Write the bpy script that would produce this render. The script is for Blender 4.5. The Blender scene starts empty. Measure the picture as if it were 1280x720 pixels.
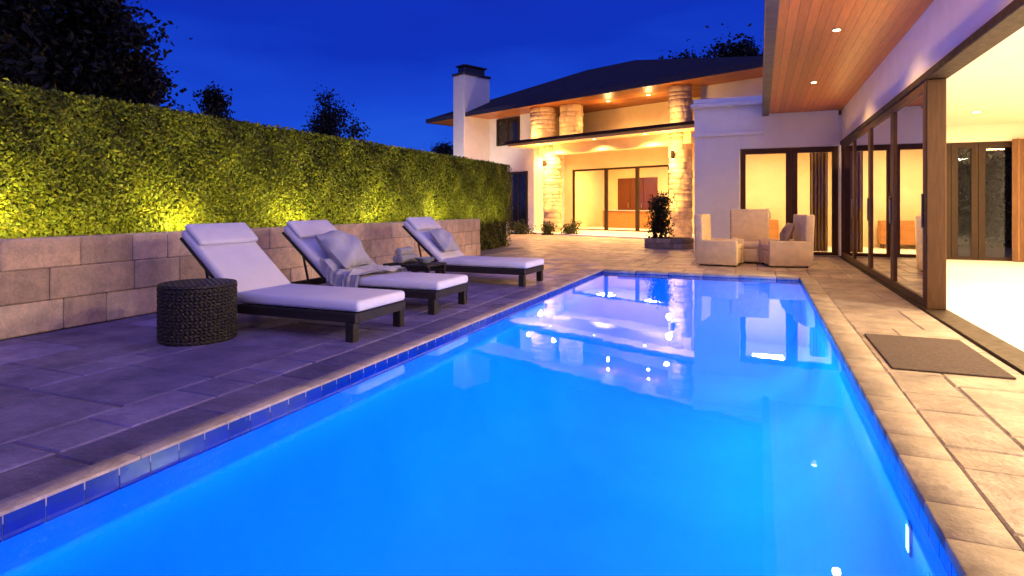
import bpy, bmesh, math, random
import numpy as np
from mathutils import Vector, Matrix
random.seed(7); rng = np.random.default_rng(7)
scene = bpy.context.scene; COL = scene.collection
R = math.radians
scene.view_settings.view_transform = 'Standard'; scene.view_settings.look = 'None'; scene.view_settings.exposure = 0

# ------------------------------------------------------------------ materials
def new_mat(name):
    m = bpy.data.materials.new(name); m.use_nodes = True
    nt = m.node_tree; nt.nodes.clear()
    out = nt.nodes.new('ShaderNodeOutputMaterial')
    return m, nt, out
def N(nt, t, **kw):
    n = nt.nodes.new(t)
    for k, v in kw.items(): setattr(n, k, v)
    return n
def coords(nt, stretch=(1, 1, 1)):
    tc = N(nt, 'ShaderNodeTexCoord'); mp = N(nt, 'ShaderNodeMapping')
    mp.inputs['Scale'].default_value = stretch
    nt.links.new(tc.outputs['Object'], mp.inputs['Vector']); return mp.outputs[0]
def noise(nt, vec, scale, detail=5, rough=.6):
    n = N(nt, 'ShaderNodeTexNoise'); n.inputs['Scale'].default_value = scale
    n.inputs['Detail'].default_value = detail; n.inputs['Roughness'].default_value = rough
    nt.links.new(vec, n.inputs['Vector']); return n.outputs['Fac']
def remap(nt, sock, a, b, c, d):
    n = N(nt, 'ShaderNodeMapRange'); n.inputs[1].default_value = a; n.inputs[2].default_value = b
    n.inputs[3].default_value = c; n.inputs[4].default_value = d
    nt.links.new(sock, n.inputs[0]); return n.outputs[0]
def vscale(nt, vec, s):
    n = N(nt, 'ShaderNodeVectorMath', operation='SCALE')
    if isinstance(vec, tuple): n.inputs[0].default_value = vec[:3]
    else: nt.links.new(vec, n.inputs[0])
    if isinstance(s, float): n.inputs['Scale'].default_value = s
    else: nt.links.new(s, n.inputs['Scale'])
    return n.outputs[0]
def vmul(nt, a, b):
    n = N(nt, 'ShaderNodeVectorMath', operation='MULTIPLY')
    nt.links.new(a, n.inputs[0])
    if isinstance(b, tuple): n.inputs[1].default_value = b
    else: nt.links.new(b, n.inputs[1])
    return n.outputs[0]
def math2(nt, op, a, b=None):
    n = N(nt, 'ShaderNodeMath', operation=op)
    for i, s in enumerate((a, b)):
        if s is None: continue
        if isinstance(s, (int, float)): n.inputs[i].default_value = s
        else: nt.links.new(s, n.inputs[i])
    return n.outputs[0]
def pbr(name, color, rough=.6, scale=6, var=.2, bump=.15, bscale=40, metal=0, tone=False, stretch=(1, 1, 1), spec=.4, rvar=.1, fine=0):
    m, nt, out = new_mat(name)
    b = N(nt, 'ShaderNodeBsdfPrincipled'); nt.links.new(b.outputs[0], out.inputs[0])
    v = coords(nt, stretch)
    n1 = noise(nt, v, scale, 6, .65)
    f = remap(nt, n1, .25, .75, 1 - var, 1 + var)
    c = vscale(nt, tuple(color), f)
    if tone:
        a = N(nt, 'ShaderNodeAttribute', attribute_name='tone')
        c = vmul(nt, c, a.outputs['Color'])
    if fine:
        n3 = noise(nt, v, bscale * 2.2, 3, .7)
        c = vscale(nt, c, remap(nt, n3, .3, .7, 1 - fine, 1 + fine))
    nt.links.new(c, b.inputs['Base Color'])
    nt.links.new(remap(nt, n1, .2, .8, rough + rvar, max(.03, rough - rvar)), b.inputs['Roughness'])
    b.inputs['Metallic'].default_value = metal
    b.inputs['Specular IOR Level'].default_value = spec
    if bump:
        n2 = noise(nt, v, bscale, 5, .65)
        bp = N(nt, 'ShaderNodeBump'); bp.inputs['Strength'].default_value = bump; bp.inputs['Distance'].default_value = .02
        nt.links.new(n2, bp.inputs['Height']); nt.links.new(bp.outputs[0], b.inputs['Normal'])
    return m
def planks(name, color, axis, width, rough=.45):
    m, nt, out = new_mat(name)
    b = N(nt, 'ShaderNodeBsdfPrincipled'); nt.links.new(b.outputs[0], out.inputs[0])
    tc = N(nt, 'ShaderNodeTexCoord'); sp = N(nt, 'ShaderNodeSeparateXYZ'); nt.links.new(tc.outputs['Object'], sp.inputs[0])
    q = math2(nt, 'MULTIPLY', sp.outputs[axis], 1 / width)
    fr = math2(nt, 'FRACT', q); fl = math2(nt, 'FLOOR', q)
    wn = N(nt, 'ShaderNodeTexWhiteNoise', noise_dimensions='1D'); nt.links.new(fl, wn.inputs['W'])
    tone = remap(nt, wn.outputs['Value'], 0, 1, .78, 1.18)
    edge = math2(nt, 'GREATER_THAN', fr, .06)
    ed = remap(nt, edge, 0, 1, .35, 1)
    st = [14, 14, 14]; st[1 - axis] = 1.2
    g = noise(nt, coords(nt, tuple(st)), 2.2, 6, .7)
    c = vscale(nt, tuple(color), math2(nt, 'MULTIPLY', math2(nt, 'MULTIPLY', tone, ed), remap(nt, g, .25, .75, .7, 1.25)))
    nt.links.new(c, b.inputs['Base Color']); b.inputs['Roughness'].default_value = rough
    bp = N(nt, 'ShaderNodeBump'); bp.inputs['Strength'].default_value = .5; bp.inputs['Distance'].default_value = .01
    nt.links.new(edge, bp.inputs['Height']); nt.links.new(bp.outputs[0], b.inputs['Normal'])
    return m
def emit(name, color, strength):
    m, nt, out = new_mat(name); e = N(nt, 'ShaderNodeEmission')
    e.inputs[0].default_value = (*color, 1); e.inputs[1].default_value = strength
    nt.links.new(e.outputs[0], out.inputs[0]); return m
def glassy(name, tint, ior=1.45, rough=.0, bumps=None, gtint=(1, 1, 1)):
    m, nt, out = new_mat(name)
    tr = N(nt, 'ShaderNodeBsdfTransparent'); tr.inputs[0].default_value = (*tint, 1)
    gl = N(nt, 'ShaderNodeBsdfGlossy'); gl.inputs['Roughness'].default_value = rough; gl.inputs[0].default_value = (*gtint, 1)
    fr = N(nt, 'ShaderNodeFresnel'); fr.inputs['IOR'].default_value = ior
    mx = N(nt, 'ShaderNodeMixShader')
    nt.links.new(fr.outputs[0], mx.inputs[0]); nt.links.new(tr.outputs[0], mx.inputs[1]); nt.links.new(gl.outputs[0], mx.inputs[2])
    nt.links.new(mx.outputs[0], out.inputs[0])
    if bumps:
        v = coords(nt, (1, .7, 1))
        h = None
        for sc, amp in bumps:
            t = math2(nt, 'MULTIPLY', noise(nt, v, sc, 2, .5), amp)
            h = t if h is None else math2(nt, 'ADD', h, t)
        bp = N(nt, 'ShaderNodeBump'); bp.inputs['Strength'].default_value = 1; bp.inputs['Distance'].default_value = 1
        nt.links.new(h, bp.inputs['Height'])
        nt.links.new(bp.outputs[0], gl.inputs['Normal']); nt.links.new(bp.outputs[0], fr.inputs['Normal'])
    return m
def leafmat(name, color, trans=.35, rough=.5):
    m, nt, out = new_mat(name)
    a = N(nt, 'ShaderNodeAttribute', attribute_name='tone')
    c = vmul(nt, a.outputs['Color'], tuple(color))
    b = N(nt, 'ShaderNodeBsdfPrincipled'); b.inputs['Roughness'].default_value = rough
    b.inputs['Specular IOR Level'].default_value = .3
    t = N(nt, 'ShaderNodeBsdfTranslucent'); mx = N(nt, 'ShaderNodeMixShader'); mx.inputs[0].default_value = trans
    nt.links.new(c, b.inputs['Base Color']); nt.links.new(c, t.inputs[0])
    nt.links.new(b.outputs[0], mx.inputs[1]); nt.links.new(t.outputs[0], mx.inputs[2]); nt.links.new(mx.outputs[0], out.inputs[0])
    return m
def weave(name, color, sx=60, sz=60):
    m, nt, out = new_mat(name)
    b = N(nt, 'ShaderNodeBsdfPrincipled'); nt.links.new(b.outputs[0], out.inputs[0]); b.inputs['Roughness'].default_value = .6
    tc = N(nt, 'ShaderNodeTexCoord'); sp = N(nt, 'ShaderNodeSeparateXYZ'); nt.links.new(tc.outputs['Object'], sp.inputs[0])
    s = math2(nt, 'SINE', math2(nt, 'MULTIPLY', math2(nt, 'ADD', sp.outputs[0], sp.outputs[1]), float(sx * 1.6)))
    z = math2(nt, 'SINE', math2(nt, 'MULTIPLY', sp.outputs[2], float(sz * 3)))
    h = math2(nt, 'MULTIPLY', s, z)
    nn = noise(nt, tc.outputs['Object'], 9, 4)
    f = math2(nt, 'MULTIPLY', remap(nt, h, -1, 1, .7, 1.1), remap(nt, nn, .3, .7, .85, 1.12))
    nt.links.new(vscale(nt, tuple(color), f), b.inputs['Base Color'])
    bp = N(nt, 'ShaderNodeBump'); bp.inputs['Strength'].default_value = .6; bp.inputs['Distance'].default_value = .008
    nt.links.new(h, bp.inputs['Height']); nt.links.new(bp.outputs[0], b.inputs['Normal'])
    return m

M = dict(
    ground=pbr('soil_ground', (.05, .045, .03), .9, 3, .4, .4, 20),
    grout=pbr('grout', (.19, .16, .145), .9, 10, .25, .2, 60),
    flag=pbr('flagstone', (1, 1, 1), .46, 2.6, .52, .6, 14, tone=True, rvar=.2, fine=.16),
    wallstone=pbr('wall_stone', (1, 1, 1), .85, 7, .28, .8, 22, tone=True, fine=.13),
    coping=pbr('coping_stone', (.52, .44, .35), .6, 5, .42, .4, 22, tone=True, fine=.13),
    tile=pbr('pool_tile', (1, 1, 1), .15, 8, .25, .05, 20, tone=True, rvar=.05),
    basin=pbr('pool_plaster', (.32, .72, .98), .7, 1.3, .07, .1, 14),
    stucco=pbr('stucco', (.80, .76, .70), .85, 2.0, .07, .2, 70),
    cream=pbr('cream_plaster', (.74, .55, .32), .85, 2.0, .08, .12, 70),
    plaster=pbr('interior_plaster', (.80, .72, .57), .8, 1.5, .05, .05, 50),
    intfloor=pbr('pale_floor', (.84, .82, .77), .35, 1.5, .06, .03, 30),
    bronze=pbr('bronze_frame', (.030, .017, .010), .55, 12, .25, .08, 60, spec=.2),
    timber=pbr('timber_frame', (.075, .032, .012), .5, 6, .35, .15, 14, stretch=(8, 8, .7), spec=.25),
    oak=pbr('oak_post', (.060, .026, .010), .6, 5, .35, .2, 12, stretch=(8, 8, .7), spec=.2),
    soffit=planks('cedar_soffit', (.46, .135, .026), 0, .115),
    soffit2=planks('cedar_portico', (.46, .15, .040), 1, .2),
    fascia=pbr('fascia_metal', (.05, .046, .05), .5, 6, .15, .05, 40, metal=.2),
    shingle=pbr('roof_shingle', (.016, .016, .022), .9, 3, .35, .8, 12, stretch=(1, 1, 3)),
    wood=pbr('mahogany', (.10, .022, .008), .35, 4, .4, .1, 14, stretch=(7, 7, .8)),
    lightwood=pbr('honey_wood', (.36, .15, .045), .4, 4, .3, .1, 14, stretch=(.8, 7, 7)),
    darkwood=pbr('lounger_wood', (.022, .016, .013), .5, 6, .35, .2, 20, stretch=(1, 8, 8)),
    cushion=pbr('cushion_fabric', (.72, .69, .82), .9, 3, .08, .3, 140, spec=.1),
    pillowf=pbr('pillow_fabric', (.42, .41, .52), .8, 4, .14, .3, 120, spec=.15),
    tanf=pbr('tan_fabric', (.34, .23, .14), .8, 5, .2, .25, 120),
    brownf=pbr('brown_fabric', (.13, .075, .04), .8, 5, .2, .25, 120),
    towel=pbr('towel_cloth', (.36, .35, .42), .95, 8, .2, .6, 130),
    sofa=pbr('sofa_cloth', (.70, .54, .34), .9, 5, .1, .2, 120),
    curtain=pbr('curtain_cloth', (.22, .12, .06), .9, 5, .2, .2, 80, stretch=(3, 3, .5)),
    mat=pbr('mat_fibre', (.10, .068, .055), .95, 40, .35, .8, 220),
    wicker=weave('dark_wicker', (.026, .020, .019)),
    cane=weave('cream_cane', (.80, .62, .38)),
    metal=pbr('brushed_metal', (.35, .33, .3), .3, 10, .1, .05, 80, metal=.9),
    ceramic=pbr('ceramic', (.30, .32, .36), .25, 6, .15, .02, 30),
    amber=pbr('amber_bottle', (.35, .13, .02), .15, 6, .2, .02, 30),
    greenb=pbr('green_bottle', (.05, .12, .04), .15, 6, .2, .02, 30),
    bark=pbr('bark', (.06, .045, .035), .9, 8, .4, .7, 20, stretch=(3, 3, .6)),
    glass=glassy('window_glass', (.93, .95, .94), 1.45, .0),
    darkpane=pbr('dark_pane', (.012, .014, .02), .08, 3, .2, .0, 10, rvar=.02),
    water=glassy('pool_water', (.36, .82, 1.0), 1.6, .010, bumps=[(.7, .0011), (2.4, .0006), (8, .00022)], gtint=(.62, .96, 1.0)),
    lamp=emit('warm_lamp', (1, .72, .38), 14),
    lampsoft=emit('sconce_glow', (1, .70, .34), 9),
    shade=emit('amber_shade', (1, .58, .20), 3.5),
    poolamp=emit('pool_lamp', (.6, .85, 1), 6),
    hedge=leafmat('hedge_leaf', (.145, .195, .020), .35),
    treeleaf=leafmat('tree_leaf', (.016, .022, .011), .2),
    shrub=leafmat('shrub_leaf', (.035, .052, .016), .3),
    core=pbr('hedge_core', (.018, .024, .006), 1, 8, .4, .5, 20),
)
# ------------------------------------------------------------------ builders
class MB:
    def __init__(s):
        s.bm = bmesh.new(); s.t = s.bm.verts.layers.float_color.new('tone'); s.cur = (1, 1, 1, 1)
    def tone(s, c): s.cur = (c[0], c[1], c[2], 1)
    def box(s, x0, x1, y0, y1, z0, z1, bev=0, seg=1, M=None):
        vs = bmesh.ops.create_cube(s.bm, size=1)['verts']
        for v in vs:
            p = Vector((x0 + (v.co.x + .5) * (x1 - x0), y0 + (v.co.y + .5) * (y1 - y0), z0 + (v.co.z + .5) * (z1 - z0)))
            v.co = M @ p if M else p
            v[s.t] = s.cur
        if bev:
            es = list({e for v in vs for e in v.link_edges})
            r = bmesh.ops.bevel(s.bm, geom=es, offset=bev, segments=seg, affect='EDGES', profile=.5)
            for v in r['verts']: v[s.t] = s.cur
        return s
    def tube(s, p0, p1, r0, r1=None, seg=10):
        p0 = Vector(p0); p1 = Vector(p1); d = p1 - p0
        mt = Matrix.Translation((p0 + p1) / 2) @ d.to_track_quat('Z', 'Y').to_matrix().to_4x4()
        r = bmesh.ops.create_cone(s.bm, segments=seg, radius1=r0, radius2=r0 if r1 is None else r1, depth=d.length, cap_ends=True, matrix=mt)
        for v in r['verts']: v[s.t] = s.cur
        return s
    def lathe(s, prof, c=(0, 0, 0), seg=32, mod=None):
        rows = []
        for i, (r, z) in enumerate(prof):
            row = []
            for k in range(seg):
                rr = r + (mod(k, i) if mod else 0); a = 2 * math.pi * k / seg
                v = s.bm.verts.new((c[0] + rr * math.cos(a), c[1] + rr * math.sin(a), c[2] + z)); v[s.t] = s.cur; row.append(v)
            rows.append(row)
        for i in range(len(rows) - 1):
            for k in range(seg):
                s.bm.faces.new((rows[i][k], rows[i][(k + 1) % seg], rows[i + 1][(k + 1) % seg], rows[i + 1][k]))
        s.bm.faces.new(list(reversed(rows[0]))); s.bm.faces.new(rows[-1]); return s
    def poly(s, pts):
        vs = [s.bm.verts.new(p) for p in pts]
        for v in vs: v[s.t] = s.cur
        s.bm.faces.new(vs); return s
    def slab(s, x0, x1, y0, y1, z, b=.012, drop=.008, jit=.008):
        def J(p): return (p[0] + random.uniform(-jit, jit), p[1] + random.uniform(-jit, jit))
        o = [J(p) for p in ((x0, y0), (x1, y0), (x1, y1), (x0, y1))]
        sg = [(1, 1), (-1, 1), (-1, -1), (1, -1)]
        i = [(p[0] + b * q[0], p[1] + b * q[1]) for p, q in zip(o, sg)]
        vo = [s.bm.verts.new((*p, z - drop)) for p in o]; vi = [s.bm.verts.new((*p, z)) for p in i]
        for v in vo + vi: v[s.t] = s.cur
        s.bm.faces.new(vi)
        for k in range(4): s.bm.faces.new((vo[k], vo[(k + 1) % 4], vi[(k + 1) % 4], vi[k]))
    def pillow(s, w, h, t, Mx, n=14):
        top, bot = {}, {}
        for i in range(n + 1):
            for j in range(n + 1):
                x = -1 + 2 * i / n; y = -1 + 2 * j / n
                k = max(0, (1 - abs(x) ** 2.6) * (1 - abs(y) ** 2.6)) ** .5
                px = x * w / 2 * (1 - .07 * (1 - abs(y) ** 2)); py = y * h / 2 * (1 - .07 * (1 - abs(x) ** 2))
                wr = .10 * t * (math.sin(5 * x + 3 * y) + .7 * math.sin(9 * y - 6 * x)) * k
                e = i in (0, n) or j in (0, n)
                a = s.bm.verts.new(Mx @ Vector((px, py, t / 2 * k + wr))); a[s.t] = s.cur; top[i, j] = a
                if e: bot[i, j] = a
                else:
                    a = s.bm.verts.new(Mx @ Vector((px, py, -t / 2 * k))); a[s.t] = s.cur; bot[i, j] = a
        for i in range(n):
            for j in range(n):
                s.bm.faces.new((top[i, j], top[i + 1, j], top[i + 1, j + 1], top[i, j + 1]))
                f = (bot[i, j], bot[i, j + 1], bot[i + 1, j + 1], bot[i + 1, j])
                try: s.bm.faces.new(f)
                except ValueError: pass
        return s
    def build(s, name, mat, parent=None, smooth=False, world=False):
        if world and parent:
            off = Vector((0, 0, 0)); p = parent
            while p: off += p.location; p = p.parent
            bmesh.ops.translate(s.bm, verts=s.bm.verts, vec=-off)
        bmesh.ops.recalc_face_normals(s.bm, faces=s.bm.faces)
        me = bpy.data.meshes.new(name); s.bm.to_mesh(me); s.bm.free()
        if smooth:
            me.shade_smooth()
            me.set_sharp_from_angle(angle=R(50))
        me.materials.append(mat)
        o = bpy.data.objects.new(name, me); COL.objects.link(o); o.parent = parent
        return o
def thing(name, label, cat, loc=(0, 0, 0), rz=0, group=None):
    o = bpy.data.objects.new(name, None); COL.objects.link(o); o.location = loc; o.rotation_euler = (0, 0, rz)
    o.empty_display_size = .1
    return tag(o, label, cat, group)
def tag(o, label, cat, group=None, kind=None):
    o['label'] = label; o['category'] = cat
    if group: o['group'] = group
    if kind: o['kind'] = kind
    return o
def struct(name, mb, mat, label, cat, smooth=False):
    o = mb.build(name, mat, None, smooth); return tag(o, label, cat, kind='structure')
def copy_tree(o, parent=None):
    c = o.copy(); COL.objects.link(c); c.parent = parent
    for ch in list(o.children): copy_tree(ch, c)
    return c
def lampo(kind, loc, energy, color, parent=None, rot=(0, 0, 0), size=.1, cone=None, blend=.6, world=False, size_y=None):
    l = bpy.data.lights.new('lamp_light', kind); l.energy = energy; l.color = color
    if kind == 'AREA':
        l.size = size
        if size_y: l.shape = 'RECTANGLE'; l.size_y = size_y
    else: l.shadow_soft_size = size
    if cone: l.spot_size = R(cone); l.spot_blend = blend
    o = bpy.data.objects.new('lamp_light', l); COL.objects.link(o)
    loc = Vector(loc)
    if world and parent:
        p = parent
        while p: loc -= p.location; p = p.parent
    o.location = loc; o.rotation_euler = rot; o.parent = parent
    return o
def leafmesh(name, mat, C, size, tones, parent=None, up=.0, aspect=.55, face=None):
    n = len(C)
    a = rng.normal(size=(n, 3)); a[:, 2] += up
    if face is not None: a -= (a @ face)[:, None] * face[None] * .45
    a /= np.linalg.norm(a, axis=1)[:, None]
    b = np.cross(a, rng.normal(size=(n, 3)) * .7 + (face[None] if face is not None else 0)); b /= np.linalg.norm(b, axis=1)[:, None]
    nn = np.cross(a, b)
    L = (size * rng.uniform(.65, 1.35, n))[:, None]; W = L * aspect
    V = np.empty((n, 4, 3))
    V[:, 0] = C - a * L / 2; V[:, 1] = C + b * W / 2 + nn * W * .18; V[:, 2] = C + a * L / 2; V[:, 3] = C - b * W / 2 + nn * W * .18
    me = bpy.data.meshes.new(name)
    me.from_pydata(V.reshape(-1, 3).tolist(), [], np.arange(4 * n).reshape(n, 4).tolist())
    at = me.color_attributes.new('tone', 'FLOAT_COLOR', 'POINT')
    t = np.ones((n, 4, 4), np.float32); t[:, :, :3] = tones[:, None, :]
    at.data.foreach_set('color', t.reshape(-1)); me.materials.append(mat)
    o = bpy.data.objects.new(name, me); COL.objects.link(o); o.parent = parent
    return o
def leaftones(n, lo=.5, hi=1.5, yel=.3):
    t = rng.uniform(lo, hi, n)[:, None] * np.ones((n, 3)); y = rng.uniform(0, yel, n)
    t[:, 0] *= 1 + y; t[:, 2] *= 1 - .5 * y; return t

# ------------------------------------------------------------------ setting: ground, patio, pool
PX0, PX1, PY0, PY1 = -2.76, .63, .35, 11.3
WZ = -.052
g = MB(); B = 400
for x0, x1, y0, y1 in ((-B, PX0, -B, B), (PX1, B, -B, B), (PX0, PX1, -B, PY0), (PX0, PX1, PY1, B)):
    g.poly([(x0, y0, -.03), (x1, y0, -.03), (x1, y1, -.03), (x0, y1, -.03)])
struct('ground', g, M['ground'], 'dark bare garden soil around and beyond the patio', 'ground')
def stone_tone(k=1.0, blue_light=False):
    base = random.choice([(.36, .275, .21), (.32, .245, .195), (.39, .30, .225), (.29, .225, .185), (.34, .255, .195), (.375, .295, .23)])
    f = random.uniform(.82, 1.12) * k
    if blue_light: f *= .78; base = (base[0] * .58, base[1] * .64, base[2] * 2.0)  # same tan stone, with bluish dusk light painted into its colour
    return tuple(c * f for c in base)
def ashlar(x0, x1, y0, y1, mod=.30):
    nx = max(1, round((x1 - x0) / mod)); ny = max(1, round((y1 - y0) / mod)); mx = (x1 - x0) / nx; my = (y1 - y0) / ny
    gx = [x0] + [x0 + i * mx + random.uniform(-.07, .07) for i in range(1, nx)] + [x1]
    gy = [y0] + [y0 + i * my + random.uniform(-.07, .07) for i in range(1, ny)] + [y1]
    occ = [[False] * ny for _ in range(nx)]; out = []
    for j in range(ny):
        for i in range(nx):
            if occ[i][j]: continue
            for w, h in random.sample([(2, 1), (1, 2), (2, 2), (3, 2), (2, 3), (2, 2), (3, 3), (2, 3), (1, 1)], 9) + [(1, 1)]:
                if i + w <= nx and j + h <= ny and not any(occ[a][b] for a in range(i, i + w) for b in range(j, j + h)): break
            for a in range(i, i + w):
                for b in range(j, j + h): occ[a][b] = True
            out.append((gx[i], gx[i + w], gy[j], gy[j + h]))
    return out
g = MB()
g.poly([(-16, -4, -.009), (PX0 - .02, -4, -.009), (PX0 - .02, 30, -.009), (-16, 30, -.009)])
g.poly([(PX1 + .02, -4, -.009), (2.0, -4, -.009), (2.0, 16.5, -.009), (PX1 + .02, 16.5, -.009)])
g.poly([(PX0 - .02, PY1 + .02, -.009), (PX1 + .02, PY1 + .02, -.009), (PX1 + .02, 24, -.009), (PX0 - .02, 24, -.009)])
g.poly([(PX0 - .02, -4, -.009), (PX1 + .02, -4, -.009), (PX1 + .02, PY0 - .02, -.009), (PX0 - .02, PY0 - .02, -.009)])
struct('patio_bed', g, M['grout'], 'grey grout bed showing between the patio flagstones', 'patio')
st = MB()
LX = PX0 - .105; RX = PX1 + .22; FY = PY1 + .12; NYY = PY0 - .12
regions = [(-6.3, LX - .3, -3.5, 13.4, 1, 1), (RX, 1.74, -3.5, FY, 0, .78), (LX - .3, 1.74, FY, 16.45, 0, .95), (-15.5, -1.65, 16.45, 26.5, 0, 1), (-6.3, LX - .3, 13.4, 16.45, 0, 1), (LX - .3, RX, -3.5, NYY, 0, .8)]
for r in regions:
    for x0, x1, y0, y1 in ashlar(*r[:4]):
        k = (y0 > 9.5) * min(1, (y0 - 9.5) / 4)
        st.tone(stone_tone(r[5], blue_light=bool(r[4]) and random.random() > k)); q = .004
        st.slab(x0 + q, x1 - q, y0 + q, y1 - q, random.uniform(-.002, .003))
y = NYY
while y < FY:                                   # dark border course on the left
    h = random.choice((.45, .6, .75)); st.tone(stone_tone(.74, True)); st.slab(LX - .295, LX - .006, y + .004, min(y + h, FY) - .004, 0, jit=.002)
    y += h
struct('patio', st, M['flag'], 'grey and tan rectangular flagstones laid round the pool, blue dusk light tinted into the left ones', 'patio')
cp = MB()
y = NYY
while y < FY:
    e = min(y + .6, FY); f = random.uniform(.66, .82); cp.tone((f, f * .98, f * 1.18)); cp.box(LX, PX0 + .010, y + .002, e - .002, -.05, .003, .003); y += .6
y = NYY
while y < FY:
    e = min(y + random.choice((.3, .4, .5, .6)), FY); f = random.uniform(.46, .62); cp.tone((f, f * .94, f * .88)); cp.box(PX1 - .012, RX - .002, y + .002, e - .002, -.05, .003, .005); y = e
x = PX0 + .02
while x < PX1 - .03:
    e = min(x + .6, PX1 - .016)
    for yy in (PY1 - .012, NYY):
        f = random.uniform(.6, .8); cp.tone((f, f, f)); cp.box(x + .003, e - .003, yy, yy + .13, -.05, .004, .005)
    x += .6
struct('pool_coping', cp, M['coping'], 'thin pale coping strip along the left pool edge, tan stone on the right', 'coping', True)
bs = MB(); rings = []
for ins, zz in ((0, -.03), (0, -.6), (.03, -.8), (.11, -1.0), (.25, -1.18), (.46, -1.32), (.72, -1.40), (1.0, -1.43), (1.3, -1.44)):
    x0, x1, y0, y1 = PX0 + ins, PX1 - ins, PY0 + ins, PY1 - ins
    pts = []
    for i in range(6): pts.append((x0 + (x1 - x0) * i / 6, y0, zz))
    for i in range(10): pts.append((x1, y0 + (y1 - y0) * i / 10, zz))
    for i in range(6): pts.append((x1 - (x1 - x0) * i / 6, y1, zz))
    for i in range(10): pts.append((x0, y1 - (y1 - y0) * i / 10, zz))
    rings.append([bs.bm.verts.new(p) for p in pts])
for a, b in zip(rings, rings[1:]):
    for k in range(len(a)): bs.bm.faces.new((a[k], a[(k + 1) % len(a)], b[(k + 1) % len(a)], b[k]))
bs.bm.faces.new(rings[-1])
struct('pool_basin', bs, M['basin'], 'smooth pale blue plastered pool basin under the water', 'pool', True)
tl = MB(); tw = .155
def tiles(ax, c, nrm, lo, hi):
    k = int((hi - lo) / tw); w = (hi - lo) / k
    for i in range(k):
        f = random.uniform(.8, 1.15); tl.tone((.003 * f, .018 * f, .22 * f))
        a, b = lo + i * w + .002, lo + (i + 1) * w - .002
        if ax == 'y': tl.box(min(c, c + nrm * .008), max(c, c + nrm * .008), a, b, -.115, -.012, .0015)
        else: tl.box(a, b, min(c, c + nrm * .008), max(c, c + nrm * .008), -.115, -.012, .0015)
tiles('y', PX0 + .003, 1, PY0 + .01, PY1 - .01); tiles('y', PX1 - .003, -1, PY0 + .01, PY1 - .01); tiles('x', PY1 - .003, -1, PX0 + .012, PX1 - .012); tiles('x', PY0 + .003, 1, PX0 + .012, PX1 - .012)
struct('pool_tile_band', tl, M['tile'], 'row of cobalt blue waterline tiles round the pool', 'tiles')
w = MB(); w.poly([(PX0, PY0, WZ), (PX1, PY0, WZ), (PX1, PY1, WZ), (PX0, PY1, WZ)])
struct('water', w, M['water'], 'still glowing blue pool water reflecting the lit house', 'water')
PB = (.001, .150, 1.0)
for i, (yy, zz, lb) in enumerate(((3.22, -.30, 'small slim bright light in the right pool wall, the farther of two'), (2.86, -.34, 'small slim bright light in the right pool wall, nearest the camera'))):
    t = thing('pool_light', lb, 'pool light', (PX1, yy, zz), 0, 'small lights in the pool wall')
    MB().box(-.012, -.001, -.035, .035, -.07, .07, .004).build('rim', M['metal'], t, True)
    MB().box(-.016, -.0125, -.022, .022, -.055, .055, .0015).build('lens', M['poolamp'], t, True)
YM = (PY0 + PY1) / 2; YL = PY1 - PY0 - .5
lampo('AREA', (PX1 - .05, YM, -.20), 92, PB, rot=(0, R(40), 0), size=.06, size_y=YL)  # hidden strips added under both long copings for an even pool glow
lampo('AREA', (PX0 + .05, YM, -.20), 58, PB, rot=(0, R(-40), 0), size=.06, size_y=YL)
for yy, en in ((4.6, 8), (5.8, 18), (7.2, 24), (9.2, 24)): lampo('POINT', (-.05, yy, -.50), en, (.001, .40, 1.0), size=.12)  # bare points added in the water for a turquoise glow, no fixture

# ------------------------------------------------------------------ retaining wall, hedge, uplights
t = thing('retaining_wall', 'low tan stone block wall holding up the clipped hedge', 'wall', (-6.45, 6, 0))
wb = MB(); hs = [.30, .31, .29]; z = 0
for k, h in enumerate(hs):
    y = -2 - random.uniform(0, .4)
    while y < 13.4:
        L = random.choice((.30, .42, .55, .7, .85)); e = min(y + L, 13.4)
        if e > y + .08:
            c = random.choice([(.82, .58, .38), (.70, .50, .34), (.88, .66, .45), (.62, .45, .31), (.82, .59, .40), (.77, .59, .42)]); f = random.uniform(.86, 1.1)
            wb.tone(tuple(v * f for v in c)); j = random.uniform(-.010, .010)
            wb.box(-6.55, -6.3 + j, y + .003, e - .003, z + .002, z + h - .002, .012)
        y = e
    z += h
wb.build('blocks', M['wallstone'], t, False, True)
MB().box(-6.52, -6.318, -2, 13.36, 0, .87).build('mortar', M['grout'], t, False, True)
so = MB().box(-8.9, -6.555, -2, 13.4, 0, .76)
struct('planter_soil', so, M['ground'], 'dark soil bed behind the stone wall under the hedge', 'soil')
HX0, HX1, HT, HE = -8.0, -6.98, 2.43, 17.0
hd = thing('clipped_hedge', 'long clipped green hedge on the stone wall, lit from below', 'hedge', (-7.4, 7, .76))
HO = np.array([-7.4, 7, .76])
MB().box(HX0 + .12, HX1 - .085, -1.8, HE - .15, .02, HT - .06).build('branch_core', M['core'], hd, False, True)
def hedge_pts(n, lo, hi, z0):
    y = rng.uniform(lo, hi, n); z = z0 + (HT - z0) * rng.uniform(0, 1, n)
    bul = .022 * np.sin(y * 2.1 + z * 3) + .024 * np.sin(y * 5.3 - z * 4.1 + 1) + .020 * np.sin(y * 11 + z * 9)
    x = HX1 + bul - np.abs(rng.normal(0, .045, n))
    return np.stack([x, y, z], 1)
P = np.concatenate([hedge_pts(64000, 1.2, 8, .77), hedge_pts(46000, 8, HE, .77), hedge_pts(8000, 13.4, HE, .0), hedge_pts(2500, -1.9, 1.2, .77)])
def clump(P): return .68 + .58 * (np.sin(P[:, 1] * 3.7 + P[:, 2] * 5) * .5 + .5) * (np.sin(P[:, 1] * 8.1 - P[:, 2] * 7) * .33 + .67)
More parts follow.
